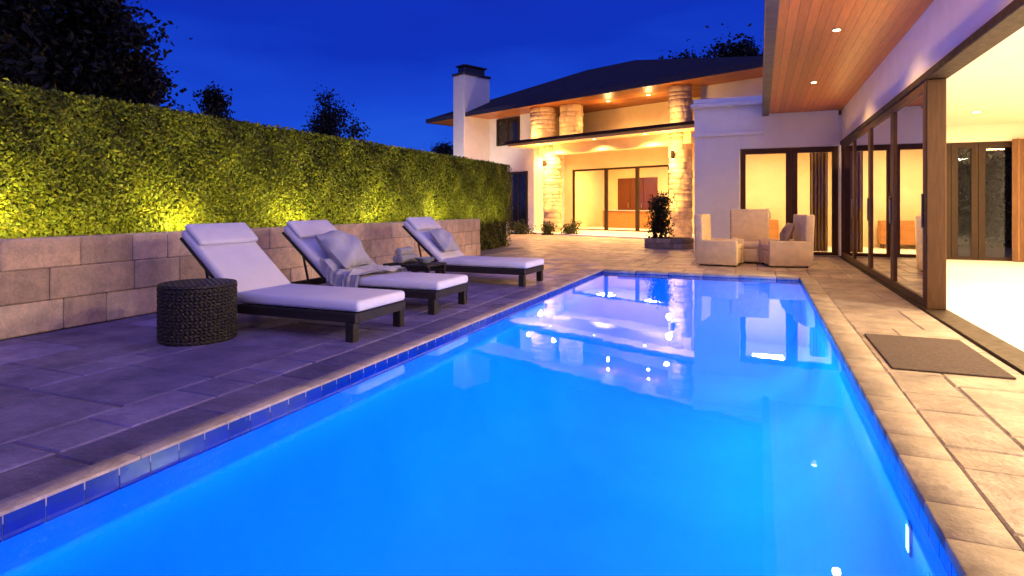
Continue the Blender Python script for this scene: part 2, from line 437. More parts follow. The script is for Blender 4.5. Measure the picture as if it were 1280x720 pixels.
leafmesh('foliage', M['hedge'], P - HO, .050, leaftones(len(P), .4, 1.55, .4) * clump(P)[:, None], hd, .15, .62, np.array([1., 0, .15]))
n = 20000; y = rng.uniform(-1.9, HE, n); x = rng.uniform(HX0, HX1 + .02, n)
Q = [np.stack([x, y, HT + .006 * np.sin(y * 3.1 + x * 4) + rng.normal(0, .016, n)], 1)]
n = 6000; y = rng.uniform(-1.9, HE, n); Q.append(np.stack([HX0 + rng.normal(0, .06, n), y, rng.uniform(.1, HT, n)], 1))
n = 3000; Q.append(np.stack([rng.uniform(HX0, HX1, n), HE + rng.normal(0, .06, n), rng.uniform(0, HT, n)], 1))
Q = np.concatenate(Q)
leafmesh('top_foliage', M['hedge'], Q - HO, .050, leaftones(len(Q), .4, 1.5, .4) * clump(Q)[:, None], hd, .05, .6)
WARM = (1, .56, .18)
for i, yy in enumerate((1.4, 3.5, 5.5, 7.7, 9.9, 12.2)):
    t = thing('garden_uplight', 'small dark garden uplight on the soil at the hedge foot, %s from the left' % ['first', 'second', 'third', 'fourth', 'fifth', 'sixth'][i], 'uplight', (-6.60, yy, .762), 0, 'uplights under the hedge')
    MB().tube((0, 0, 0), (0, 0, .02), .036).tube((0, 0, .02), (-.012, 0, .06), .028, .036, 14).build('housing', M['bronze'], t, True)
    MB().tube((-.012, 0, .061), (-.0135, 0, .066), .030, .030, 14).build('lens', M['lamp'], t)
    lampo('SPOT', (-.015, 0, .12), 100, (1, .82, .18), t, rot=(0, R(180 - 34), 0), size=.05, cone=172, blend=1)
lampo('AREA', (-6.60, 8.2, .85), 195, (1, .85, .22), rot=(0, R(180 - 22), 0), size=.05, size_y=16)  # unseen strip added at the hedge foot to even out the wash

# ------------------------------------------------------------------ trees
def tree(label, loc, h, rx, rz, n, size, seed, clumps=26):
    rr = np.random.default_rng(seed); t = thing('garden_tree', label, 'tree', loc, 0, 'dark trees round the garden')
    cz = h - rz; tk = MB(); r0 = .035 * h * .6
    tk.tube((0, 0, -.05), (.05 * h * .2, 0, h * .35), r0, r0 * .75).tube((.05 * h * .2, 0, h * .35), (0, .1, cz + rz * .4), r0 * .75, r0 * .2)
    cs = []
    for k in range(clumps):
        v = rr.normal(size=3); v /= np.linalg.norm(v); q = rr.uniform(.3, .95)
        c = np.array([v[0] * rx * q, v[1] * rx * q, cz + v[2] * rz * q]); cs.append(c)
        if k % 2 == 0: tk.tube((0, 0, max(h * .2, cz - rz * .7)), tuple(c), r0 * .32, r0 * .06, 6)
    tk.build('trunk', M['bark'], t, True)
    per = n // clumps; pts = []; tn = []
    for c in cs:
        s = rr.uniform(.12, .24)
        p = c + rr.normal(size=(per, 3)) * np.array([rx * s, rx * s, rz * s * .8]); pts.append(p)
        tn.append(np.full(per, rr.uniform(.5, 1.5)))
    pts = np.concatenate(pts); tn = np.concatenate(tn)
    leafmesh('crown', M['treeleaf'], pts, size, leaftones(len(pts), .5, 1.5) * tn[:, None], t)
tree('tallest dark leafy tree behind the hedge at the left edge', (-16.4, 6.9, 0), 9.0, 2.9, 3.6, 34000, .20, 1, 44)
tree('broad dark tree behind the hedge, right of the tallest one', (-16.0, 10.0, 0), 7.1, 2.0, 2.7, 26000, .18, 2, 34)
tree('small rounded dark tree rising just over the hedge', (-21.0, 18.6, 0), 5.9, 1.4, 1.8, 8000, .18, 3, 20)
tree('lone wispy tree in the gap between the hedge and house', (-23.0, 28.6, 0), 7.9, 1.7, 2.4, 6000, .19, 4, 20)
tree('low dark tree beside the white chimney', (-22.0, 42, 0), 6.0, 2.8, 2.2, 6500, .26, 5, 20)
tree('dark tree top showing over the middle of the house roof', (-5.4, 50, 0), 13.8, 3.0, 3.6, 13000, .34, 6, 28)
tree('dark tree top over the roof beside the wooden soffit', (-1.6, 44, 0), 12.8, 2.4, 3.6, 13000, .32, 8, 28)

# ------------------------------------------------------------------ main house (local: x along facade, y back)
H = thing('main_house', 'two storey white house with dark hip roof and glowing portico', 'house', (-8.6, 26, 0), R(-24))
wl = MB(); T = 5.75; SR = 10
wl.box(-7, -1.8, .6, .85, 0, T); wl.box(-7, -6.75, .853, 8.5, 0, T); wl.box(-2.05, -1.8, .853, 3.0, 0, T)
wl.box(6.9, SR, .6, .85, 0, T); wl.box(SR - .25, SR, .853, 8.5, 0, T); wl.box(-7, SR, 8.503, 8.75, 0, T)
wl.build('wall', M['stucco'], H)
cw = MB()
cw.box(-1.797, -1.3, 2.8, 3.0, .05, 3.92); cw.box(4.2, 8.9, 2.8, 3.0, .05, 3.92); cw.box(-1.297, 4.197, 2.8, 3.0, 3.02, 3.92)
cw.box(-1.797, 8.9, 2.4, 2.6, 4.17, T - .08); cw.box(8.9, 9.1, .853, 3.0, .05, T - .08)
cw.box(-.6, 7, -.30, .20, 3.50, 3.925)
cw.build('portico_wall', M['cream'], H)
MB().box(-6.7, SR - .3, 3.02, 8.49, 3.42, 3.5).build('ceiling', M['plaster'], H)
MB().box(-2.5, 8.85, -1.2, 2.79, -.02, .05).box(-6.7, SR - .3, 2.81, 8.49, -.02, .045).build('floor', M['intfloor'], H)
MB().box(-6.5, 7.5, 8.40, 8.49, .05, 3.4).box(-3.6, -3.4, 3.1, 8.4, .05, 3.4).box(6, 6.2, 3.1, 8.4, .05, 3.4).build('room_wall', M['cream'], H)
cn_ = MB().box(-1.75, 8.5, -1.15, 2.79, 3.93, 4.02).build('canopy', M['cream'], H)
MB().box(-1.85, 8.6, -1.3, 2.38, 4.022, 4.15, .01).build('canopy_edge', M['bronze'], cn_)
rf = MB(); E = [(-8.3, -1.0), (11, -1.0), (11, 9.7), (-8.3, 9.7)]; z0 = 5.86
r0, r1 = (-1.6, 4.3, 8.25), (1.4, 4.3, 8.25); e = [(*p, z0) for p in E]
rf.poly([e[0], e[1], r1, r0]).poly([e[1], e[2], r1]).poly([e[2], e[3], r0, r1]).poly([e[3], e[0], r0])
roof = rf.build('roof', M['shingle'], H)
fa = MB(); fa.box(-8.3, 11, -1.03, -.96, 5.66, 5.87); fa.box(-8.33, -8.26, -.957, 9.7, 5.66, 5.87); fa.box(-8.3, 11, 9.7, 9.77, 5.66, 5.87); fa.box(11, 11.07, -1, 9.7, 5.66, 5.87)
fa.build('gutter', M['fascia'], roof)
MB().poly([(-8.25, -.95, 5.68), (10.95, -.95, 5.68), (10.95, 9.65, 5.68), (-8.25, 9.65, 5.68)]).build('soffit', M['soffit2'], H)
ch = MB().box(-5.80, -4.98, -1.12, .595, 0, 7.75).build('chimney', M['stucco'], H)
MB().box(-5.87, -4.91, -1.19, .66, 7.75, 7.88, .03).box(-5.68, -5.10, -.95, .40, 7.88, 8.22, .04).box(-5.76, -5.02, -1.03, .48, 8.222, 8.30, .02).build('chimney_cap', M['fascia'], ch)
def column(x, y, rad, z0, z1, name='stone_column'):            # rounded stone cladding, one stone row per course
    c = MB(); z = z0; seg = 36
    while z < z1 - .01:
        h = min(random.choice((.14, .2, .27)), z1 - z)
        if z1 - z - h < .1: h = z1 - z
        ns = random.randint(6, 8); off = random.random() * 6.28
        for q in range(ns):
            a0 = off + q * 2 * math.pi / ns + .006; a1 = off + (q + 1) * 2 * math.pi / ns - .006
            f = random.uniform(.74, 1.1); c.tone((.70 * f, .50 * f, .28 * f)); rr = rad + random.uniform(-.016, .022)
            rows = []
            for zz, dr in ((z + .002, -.015), (z + .02, 0), (z + h - .02, 0), (z + h - .002, -.015)):
                rows.append([c.bm.verts.new((x + (rr + dr - (.015 if k in (0, 6) else 0)) * math.cos(a0 + (a1 - a0) * k / 6), y + (rr + dr - (.015 if k in (0, 6) else 0)) * math.sin(a0 + (a1 - a0) * k / 6), zz)) for k in range(7)])
            for row in rows:
                for v in row: v[c.t] = c.cur
            for i in range(3):
                for k in range(6): c.bm.faces.new((rows[i][k], rows[i][k + 1], rows[i + 1][k + 1], rows[i + 1][k]))
        z += h
    c.tone((.40, .29, .17)); c.tube((x, y, z0), (x, y, z1), rad - .032, rad - .032, seg)
    return c.build(name, M['wallstone'], H, True)
column(-.05, 0, .42, .05, 3.92); column(6.4, 0, .43, .05, 3.92); column(6.4, 0, .43, 4.155, 5.67)
column(-.6, 0, .60, 4.155, 5.67); column(.75, .35, .52, 4.155, 5.67)
def frame(mb, x0, x1, y0, y1, z0, z1, w=.09):
    mb.box(x0, x0 + w, y0, y1, z0, z1); mb.box(x1 - w, x1, y0, y1, z0, z1); mb.box(x0 + w, x1 - w, y0, y1, z1 - w, z1); mb.box(x0 + w, x1 - w, y0, y1, z0, z0 + w * .6)
f = MB(); frame(f, -4.4, -2.75, .54, .598, 4.25, 5.6, .12); f.box(-3.63, -3.53, .545, .6, 4.3, 5.5); wn = f.build('window', M['bronze'], H)
MB().box(-4.28, -2.87, .57, .597, 4.32, 5.48).build('pane', M['darkpane'], wn)
f = MB(); frame(f, -3.5, -2.2, .54, .598, .05, 2.9, .1); f.box(-2.89, -2.81, .545, .6, .1, 2.8); wn = f.build('door', M['bronze'], H)
MB().box(-3.4, -2.3, .57, .597, .1, 2.8).build('pane', M['darkpane'], wn)
for a, b in ((-1.29, .75), (.76, 2.5), (2.51, 4.19)):
    f = MB(); frame(f, a, b, 2.84, 2.92, .06, 3.01, .085); wn = f.build('glass_door', M['bronze'], H)
    if a != .76: MB().poly([(a + .08, 2.88, .12), (b - .08, 2.88, .12), (b - .08, 2.88, 2.93), (a + .08, 2.88, 2.93)]).build('pane', M['glass'], wn)
for k in range(3):
    d = MB().box(-2.6 + k * .88, -1.74 + k * .88, 8.33, 8.395, .06, 2.8, .01).box(-2.48 + k * .88, -1.86 + k * .88, 8.315, 8.328, 1.5, 2.65, .008).build('panel_door', M['wood'], H)
    MB().tube((-1.84 + k * .88, 8.29, 1.1), (-1.84 + k * .88, 8.29, 1.4), .018).build('handle', M['metal'], d)
def downlight(parent, loc, world=False, energy=0, cone=120, r=.07, color=WARM, glow=0, dz=.45):
    x, y, z = loc
    a = MB().tube((x, y, z - .012), (x, y, z + .004), r, r, 20).build('downlight', M['metal'], parent, True, world)
    MB().tube((x, y, z - .017), (x, y, z - .0125), r * .72, r * .72, 20).build('lamp_lens', M['lamp'], a, False, world)
    if energy: lampo('SPOT', (x, y, z - .05), energy, color, parent, size=.05, cone=cone, blend=.8, world=world)
    if glow: lampo('POINT', (x, y, z - dz), glow, color, parent, size=.03, world=world)  # extra bare point added below the fixture to brighten the soffit
for x in (.9, 2.6, 4.6): downlight(H, (x, .6, 5.68), energy=420, cone=160, r=.1, glow=60)
for x in (-1.2, 1.7, 3.6, 5.2): downlight(H, (x, 1.2, 3.93), energy=340, cone=150, r=.09)
for x in (.6, 3.0, 5.4): downlight(H, (x, -.85, 3.93), energy=850, cone=150, r=.08)
for x in (-.6, .9, 6.4): lampo('POINT', (x, -.98, 4.4), 85, (1, .52, .14), H, size=.08)  # bare points added to brighten the upper stone piers, no fixture
for x in (-.05, 6.4):
    s = MB().tube((x, -.56, 2.95), (x, -.56, 3.25), .07, .07, 18).box(x - .03, x + .03, -.55, -.40, 3.05, 3.15).build('wall_sconce', M['bronze'], H, True)
    for za, zb in ((3.251, 3.262), (2.938, 2.949)): MB().tube((x, -.56, za), (x, -.56, zb), .055, .055, 16).build('sconce_lamp', M['lampsoft'], s)
    lampo('POINT', (x, -.80, 3.42), 85, (1, .52, .14), H, size=.1)
    lampo('POINT', (x, -.80, 2.7), 100, (1, .52, .14), H, size=.1)
    lampo('SPOT', (x, -1.4, .3), 500, (1, .52, .14), H, rot=(R(180 - 18), 0, 0), size=.08, cone=80)
lampo('SPOT', (-3.9, -3.4, .2), 1000, (1, .78, .55), H, rot=(R(180 - 28), 0, R(24)), size=.1, cone=75)
for x in (-1.5, 1.5, 4.2): lampo('AREA', (x, 5.6, 3.40), 300, (1, .58, .21), H, size=.9)

t = thing('kitchen_counter', 'low honey coloured wooden counter inside the house entry', 'counter', H.location.copy(), R(-24))
MB().box(-2.2, 1.4, 6.4, 7.1, .05, .95, .02).build('cabinet', M['lightwood'], t)
MB().box(-2.25, 1.45, 6.35, 7.15, .952, 1.0, .01).build('worktop', M['ceramic'], t)

# ------------------------------------------------------------------ guest wing (Y = 16.5)
G = thing('guest_wing', 'single storey white wing with wide dark framed glass door', 'house wing', (.3, 16.5, 0))
q = MB(); q.box(-1.59, -.48, 16.5, 16.75, 0, 3.75); q.box(-.477, 1.75, 16.5, 16.75, 2.66, 3.75); q.box(1.753, 1.83, 16.5, 16.75, 0, 3.4)
q.box(-1.59, -1.35, 16.753, 20.3, 0, 3.75); q.box(2.0, 2.2, 16.753, 20.3, 0, 3.75); q.box(-1.59, 2.2, 20.303, 20.5, 0, 3.75)
q.build('wall', M['stucco'], G, False, True)
MB().box(-1.68, 2.25, 16.40, 20.6, 3.752, 3.86, .02).box(-1.62, 2.22, 16.46, 20.5, 3.86, 3.98, .02).build('roof', M['stucco'], G, False, True)
MB().box(-1.64, .1, 16.44, 16.498, 3.0, 3.10, .012).build('cornice', M['stucco'], G, False, True)
MB().box(-1.34, 1.99, 16.76, 20.29, -.02, .02).build('floor', M['intfloor'], G, False, True)
MB().box(-1.34, 1.99, 16.76, 20.29, 2.9, 2.95).build('ceiling', M['plaster'], G, False, True)
MB().box(-1.34, 1.99, 20.2, 20.29, .021, 2.899).build('room_wall', M['cream'], G, False, True)
f = MB(); frame(f, -.47, .72, 16.52, 16.64, .01, 2.65, .13); d = f.build('glass_door', M['timber'], G, False, True)
MB().poly([(-.36, 16.58, .1), (.6, 16.58, .1), (.6, 16.58, 2.55), (-.36, 16.58, 2.55)]).build('pane', M['glass'], d, False, True)
f = MB(); frame(f, .724, 1.74, 16.52, 16.64, .01, 2.65, .13); d = f.build('glass_door', M['timber'], G, False, True)
MB().poly([(.84, 16.58, .1), (1.62, 16.58, .1), (1.62, 16.58, 2.55), (.84, 16.58, 2.55)]).build('pane', M['glass'], d, False, True)
downlight(G, (.2, 17.9, 2.9), True); lampo('AREA', (.2, 18.2, 2.88), 190, (1, .64, .28), G, size=.8, world=True)
t = thing('sideboard', 'low honey wood sideboard inside the guest wing door', 'sideboard', (-.1, 19.85, .021))
MB().box(-.6, .6, -.22, .22, .12, .78, .015).build('cabinet', M['lightwood'], t)
for x in (-.52, .52):
    for y in (-.16, .16): MB().box(x - .025, x + .025, y - .025, y + .025, 0, .118).build('leg', M['wood'], t)
o = MB().lathe([(.07, 0), (.11, .08), (.10, .2), (.05, .3), (.055, .34)], (0, 0, 0), 24).build('vase', M['ceramic'], None, True); o.location = (.2, 19.85, .802)
tag(o, 'grey ceramic vase standing on the sideboard', 'vase')

# ------------------------------------------------------------------ pool wing on the right (X = 1.8)
W = thing('pool_wing', 'right hand house wing with cedar soffit and open sliding glass wall', 'house wing', (1.8, 8.5, 0))
MB().box(1.8, 1.98, .5, 16.4, 2.752, 3.62).build('wall', M['stucco'], W, False, True)
MB().box(1.8, 1.98, -1.5, .497, 0, 3.62).box(1.8, 9, -1.7, -1.503, 0, 3.62).box(8.8, 9, -1.5, 16.4, 0, 3.62).build('outer_wall', M['stucco'], W, False, True)
iw = MB(); iw.box(2.0, 3.0, 16.25, 16.45, 0, 3.2); iw.box(6.7, 8.79, 16.25, 16.45, 0, 3.2); iw.box(3.003, 6.697, 16.25, 16.45, 2.62, 3.2)
iw.build('inner_wall', M['plaster'], W, False, True)
MB().box(1.99, 8.79, -1.49, 16.24, 3.0, 3.08).build('ceiling', M['plaster'], W, False, True)
MB().box(1.99, 8.79, -1.49, 16.45, -.03, .012).build('floor', M['intfloor'], W, False, True)
MB().box(.2, 1.797, -1.7, 16.38, 3.50, 3.56).build('soffit', M['soffit'], W, False, True)
MB().box(.05, .2, -1.7, 16.38, 3.44, 3.78, .01).build('fascia', M['fascia'], W, False, True)
MB().box(.1, 9.2, -1.9, 16.38, 3.78, 3.92).build('roof', M['shingle'], W, False, True)
MB().box(1.755, 1.99, .5, 16.35, 2.66, 2.75, .01).build('header_beam', M['bronze'], W, False, True)
MB().box(1.745, 1.985, .5, 16.38, -.02, .02).build('door_track', M['bronze'], W, False, True)
MB().box(1.765, 1.96, 8.25, 8.36, .02, 2.658, .01).build('post', M['oak'], W, False, True)
def slider(x, y0, y1):
    f = MB(); w = .095
    f.box(x, x + .05, y0, y0 + w, .025, 2.655); f.box(x, x + .05, y1 - w, y1, .025, 2.655); f.box(x, x + .05, y0 + w, y1 - w, 2.56, 2.655); f.box(x, x + .05, y0 + w, y1 - w, .025, .12)
    d = f.build('sliding_door', M['timber'], W, False, True)
    MB().poly([(x + .025, y0 + .09, .11), (x + .025, y1 - .09, .11), (x + .025, y1 - .09, 2.57), (x + .025, y0 + .09, 2.57)]).build('pane', M['glass'], d, False, True)
    MB().box(x - .025, x - .001, y0 + .03, y0 + .06, .95, 1.35, .004).build('handle', M['metal'], d, False, True)
for a, b in ((8.40, 10.3), (10.32, 12.3), (12.32, 14.3), (14.32, 16.3)): slider(1.78, a, b)
slider(1.86, 8.55, 10.4)
for x0, x1 in ((3.02, 3.95), (3.96, 4.45), (4.46, 5.3), (5.31, 6.68)):
    f = MB(); frame(f, x0, x1, 16.29, 16.37, .013, 2.61, .12); d = f.build('garden_door', M['bronze'], W, False, True)
    MB().poly([(x0 + .11, 16.33, .08), (x1 - .11, 16.33, .08), (x1 - .11, 16.33, 2.5), (x0 + .11, 16.33, 2.5)]).build('pane', M['glass'], d, False, True)
for yy in (1.7, 5.3, 8.9, 12.5): downlight(W, (.92, yy, 3.50), True, 95 if yy < 8 else 180, 140, .06)
lampo('AREA', (1.60, 8.2, 2.76), 48, WARM, W, rot=(0, R(180 - 42), 0), size=.04, size_y=15, world=True)      # unseen strip added along the door header to brighten the soffit
for x, y in ((3.6, 3.5), (3.6, 7.0), (3.8, 10.5), (3.8, 14.0), (6.8, 5), (6.8, 9.5), (6.8, 13.5)):
    downlight(W, (x, y, 3.0), True, r=.09)
    lampo('AREA', (x, y, 2.97), 340 if y < 9 else 210, (1, .78, .50) if y < 9 else (1, .62, .28), W, size=.7, world=True)
# furniture and planting seen through the glass
TX, TY = 2.5, 13.3
t = thing('dining_table', 'honey wood dining table behind the sliding glass panels', 'table', (TX, TY, .012))
MB().box(-.36, .36, -.8, .8, .70, .75, .012).build('tabletop', M['lightwood'], t)
for x in (-.30, .30):
    for y in (-.7, .7): MB().box(x - .04, x + .04, y - .04, y + .04, 0, .698, .005).build('leg', M['lightwood'], t)
def dchair(label, loc, rz):
    c = thing('dining_chair', label, 'chair', loc, rz, 'chairs round the dining table')
    MB().box(-.22, .22, -.22, .22, .42, .50, .03, 2).build('seat', M['brownf'], c, True)
    MB().box(-.22, .22, .18, .25, .50, 1.0, .025, 2, ).build('backrest', M['brownf'], c, True)
    for x in (-.19, .19):
        for y in (-.19, .19): MB().tube((x, y, 0), (x, y, .42), .016, .022).build('leg', M['wood'], c)
dchair('dark upholstered dining chair at the near end of the dining table', (TX, TY - 1.05, .012), R(180))
dchair('dark upholstered dining chair at the far end of the dining table', (TX, TY + 1.05, .012), 0)
for i, yy in enumerate((TY - .45, TY + .45)):
    t = thing('pendant_lamp', ['glowing amber pendant lamp over the near half of the dining table', 'glowing amber pendant lamp over the far half of the dining table'][i], 'lamp', (TX, yy, 3.0), 0, 'amber pendant lamps')
    MB().tube((0, 0, -1.0), (0, 0, 0), .008).tube((0, 0, -.03), (0, 0, 0), .05, .05, 16).build('cord', M['bronze'], t, True)
    MB().lathe([(.06, -.98), (.14, -1.06), (.17, -1.18), (.15, -1.26)], (0, 0, 0), 24).build('lamp_shade', M['shade'], t, True)
t = thing('bar_cabinet', 'tall dark red wood bar cabinet with open shelves behind the glass panels', 'cabinet', (2.5, 16.0, .012))
MB().box(-.45, .45, .17, .22, 0, 2.25).box(-.45, -.40, -.2, .168, 0, 2.25).box(.40, .45, -.2, .168, 0, 2.25).box(-.398, .398, -.2, .168, 0, .9, .005).build('carcass', M['wood'], t)
for z in (1.25, 1.62, 2.2): MB().box(-.398, .398, -.18, .168, z, z + .03).build('shelf', M['lightwood'], t)
k = 0
for z, zn in ((.902, 'bar top'), (1.282, 'lower shelf'), (1.652, 'upper shelf')):
    for x in (-.28, -.14, .02, .17, .29):
        o = MB().lathe([(.032, 0), (.036, .02), (.036, .17), (.014, .22), (.013, .28)], (0, 0, 0), 14).build('bottle', M['amber' if k % 3 else 'greenb'], None, True)
        o.location = (2.5 + x, 16.0, z + .012); k += 1
        tag(o, 'small bottle standing on the %s of the bar cabinet' % zn, 'bottle', 'bottles on the bar cabinet, %s' % zn)
lampo('POINT', (2.5, 15.78, 2.12), 14, (1, .58, .22), size=.05)
def curtain(label, x0, x1, y, h, amp=.05):
    m = MB(); n = 40
    for i in range(n):
        a, b = i / n, (i + 1) / n
        ya, yb = y + amp * math.sin(a * 34), y + amp * math.sin(b * 34)
        m.poly([(x0 + (x1 - x0) * a, ya, .03), (x0 + (x1 - x0) * b, yb, .03), (x0 + (x1 - x0) * b, yb, h), (x0 + (x1 - x0) * a, ya, h)])
    bmesh.ops.remove_doubles(m.bm, verts=m.bm.verts, dist=.0005)
    o = m.build('curtain', M['curtain'], None, True); tag(o, label, 'curtain', 'brown curtains')
curtain('brown curtain hanging at the inner garden doors, right one', 5.0, 5.75, 16.12, 2.65)
curtain('brown curtain at the left end of the inner garden doors', 3.02, 3.35, 16.12, 2.65)
curtain('brown curtain behind the right pane of the guest wing door', 1.2, 1.62, 17.6, 2.6)
n = 9000; bh = thing('garden_hedge', 'dark hedge outside beyond the inner garden doors', 'hedge', (6.6, 22.6, 0))
bp_ = np.stack([rng.uniform(-4.0, 5.5, n), rng.uniform(-.45, -.2, n) - np.abs(rng.normal(0, .15, n)), rng.uniform(0, 4.0, n)], 1)
leafmesh('foliage', M['treeleaf'], bp_, .16, leaftones(n, .4, 1.5), bh, .2)
MB().box(-3.9, 5.4, -.4, .4, 0, 3.9).build('branch_core', M['core'], bh)

# ------------------------------------------------------------------ loungers
def lounger():
    t = thing('sun_lounger', '', 'sun lounger')
    f = MB(); y = .385; X = 1.06
    for s in (-1, 1): f.box(-X, X, s * y - .025, s * y + .025, .17, .255, .006)
    f.box(X - .05, X, -y + .027, y - .027, .17, .255, .006); f.box(-X, -X + .05, -y + .027, y - .027, .17, .255, .006)
    for k in range(12): f.box(-.36 + k * .115, -.29 + k * .115, -y + .027, y - .027, .22, .245, .003)
    f.build('frame', M['darkwood'], t)
    for x in (1.0, -.88):
        for s in (-1, 1): MB().box(x - .045, x + .045, s * .375 - .04, s * .375 + .04, 0, .168, .006).build('leg', M['darkwood'], t)
    MB().box(-.46, 1.08, -.39, .39, .262, .365, .038, 3).build('mattress', M['cushion'], t, True)
    Rm = Matrix.Translation((-.42, 0, .285)) @ Matrix.Rotation(R(41), 4, 'Y')
    MB().box(-.92, 0, -.375, .375, -.03, .0, .006, 1, Rm).build('back_frame', M['darkwood'], t)
    bk = MB().box(-.94, 0.04, -.39, .39, .005, .105, .04, 3, Rm).build('back_cushion', M['cushion'], t, True)
    MB().box(-.95, -.66, -.385, .385, .10, .165, .03, 3, Rm).build('head_cushion', M['cushion'], bk, True)
    p = Rm @ Vector((-.6, 0, -.03))
    for s in (-1, 1): MB().tube((p.x, s * .28, p.z), (-.78, s * .28, .21), .014).build('support_strut', M['darkwood'], t)
    return t
lab = ['white cushioned sun lounger nearest the camera beside the wicker stool', 'middle sun lounger with a grey pillow and throw on it', 'farthest sun lounger at the far end of the row']
L0 = lounger()
for i, (x, y, rz) in enumerate(((-4.35, 4.83, 0), (-4.38, 6.30, R(.8)), (-4.30, 8.9, R(-1)))):
    o = L0 if i == 0 else copy_tree(L0)
    o.location = (x, y, 0); o.rotation_euler = (0, 0, rz); o['label'] = lab[i]; o['group'] = 'sun loungers beside the pool'
def cushion(label, w, h, th, loc, rx, ry, rz, mat):
    mx = Matrix.Rotation(rz, 4, 'Z') @ Matrix.Rotation(ry, 4, 'Y') @ Matrix.Rotation(rx, 4, 'X')
    o = MB().pillow(w, h, th, mx).build('throw_pillow', M[mat], None, True); o.location = loc
    tag(o, label, 'pillow'); return o
cushion('slumped grey pillow leaning on the middle lounger', .58, .64, .32, (-4.80, 6.22, .66), 0, R(44), R(8), 'pillowf')
cushion('grey pillow leaning on the farthest lounger', .48, .50, .2, (-4.80, 8.82, .65), 0, R(48), 0, 'pillowf')
tb = MB(); nx, ny = 34, 50; gr = {}
for i in range(nx + 1):
    for j in range(ny + 1):
        u = i / nx; v = -1 + 2 * j / ny; s = v * .60
        sk = .12 * math.sin(v * 2.2) + .04 * math.sin(9 * v)
        xx = -.42 + u * .54 + sk * .5
        lim = .405
        yy = max(-lim, min(lim, s)); zz = .374 - max(0, abs(s) - lim)
        fold = .030 * math.sin(u * 21 + v * 3 + math.sin(v * 5)) * (.6 + .4 * math.sin(v * 7)) + .018 * math.sin(u * 37 - v * 8)
        if abs(s) < lim: zz += .045 + fold
        else: yy += math.copysign(.02 + abs(fold) * .8, s); zz += .03
        rise = max(0, -.24 - xx); zz += rise * .8
        gr[i, j] = tb.bm.verts.new((xx, yy, zz)); gr[i, j][tb.t] = (1, 1, 1, 1)
for i in range(nx):
    for j in range(ny): tb.bm.faces.new((gr[i, j], gr[i + 1, j], gr[i + 1, j + 1], gr[i, j + 1]))
o = tb.build('throw_blanket', M['pillowf'], None, True); o.location = (-4.38, 6.30, 0); o.rotation_euler = (0, 0, R(.8))
tag(o, 'crumpled grey throw draped across the seat of the middle lounger', 'blanket')
# wicker stool: straight drum, square basket weave
t = thing('wicker_stool', 'dark round woven wicker stool beside the nearest lounger', 'stool', (-4.72, 4.03, 0), R(10))
prof = []; nz = 80; r = .318; h = .51; seg = 216
for i in range(nz + 1): prof.append((r, .02 + (h - .05) * i / nz))
def mod(k, i):
    if i < 3 or i > nz - 3: return .008
    a = k % 4; b = i % 5
    if a >= 2 and b >= 3: return -.016          # small square gaps of the weave
    return .007 if (a < 2) != ((i // 5) % 2 == 0) else .001
MB().lathe(prof, (0, 0, 0), seg, mod).build('woven_body', M['wicker'], t, False)
MB().lathe([(r * .98, h - .03), (r * 1.03, h - .018), (r * 1.0, h + .002), (r * .8, h + .006)], (0, 0, 0), 64).build('top', M['wicker'], t, True)
MB().lathe([(r * .98, 0), (r * 1.01, .02)], (0, 0, 0), 48).build('base_ring', M['wicker'], t, True)
# low table with towels between loungers two and three
t = thing('side_table', 'low dark slatted table between the middle and farthest loungers', 'table', (-4.62, 7.62, 0))
tt = MB()
for k in range(7): tt.box(-.37 + k * .107, -.28 + k * .107, -.28, .28, .35, .38, .004)
tt.build('tabletop', M['darkwood'], t)
for a, b in ((-.25, -.21), (.21, .25)): MB().box(-.37, .37, a, b, .29, .348, .004).build('apron', M['darkwood'], t)
for x in (-.33, .33):
    for y in (-.23, .23): MB().box(x - .03, x + .03, y - .02, y + .02, 0, .288, .004).build('leg', M['darkwood'], t)
def roll(label, loc, r, L, rz):
    m = MB(); m.lathe([(r * .4, 0), (r * .9, .01), (r, .03), (r * .97, L / 2), (r, L - .03), (r * .9, L - .01), (r * .4, L)], (0, 0, 0), 24, lambda k, i: .004 * math.sin(k * 2.1 + i))
    o = m.build('rolled_towel', M['towel'], None, True); o.rotation_euler = (R(90), 0, rz); o.location = loc
    tag(o, label, 'towel', 'rolled towels on the side table')
roll('grey rolled towel on the low table, left one', (-4.88, 7.84, .443), .06, .40, R(6))
roll('grey rolled towel on the low table, right one', (-4.735, 7.82, .443), .06, .40, R(-4))
roll('grey rolled towel resting on top of the other two', (-4.81, 7.82, .545), .058, .38, R(2))
o = MB().lathe([(.05, 0), (.07, .01), (.13, .06), (.15, .085), (.14, .083), (.1, .04), (.02, .02)], (0, 0, 0), 28).build('bowl', M['ceramic'], None, True)
o.location = (-4.45, 7.6, .382); tag(o, 'small grey ceramic bowl at the right end of the low table', 'bowl')

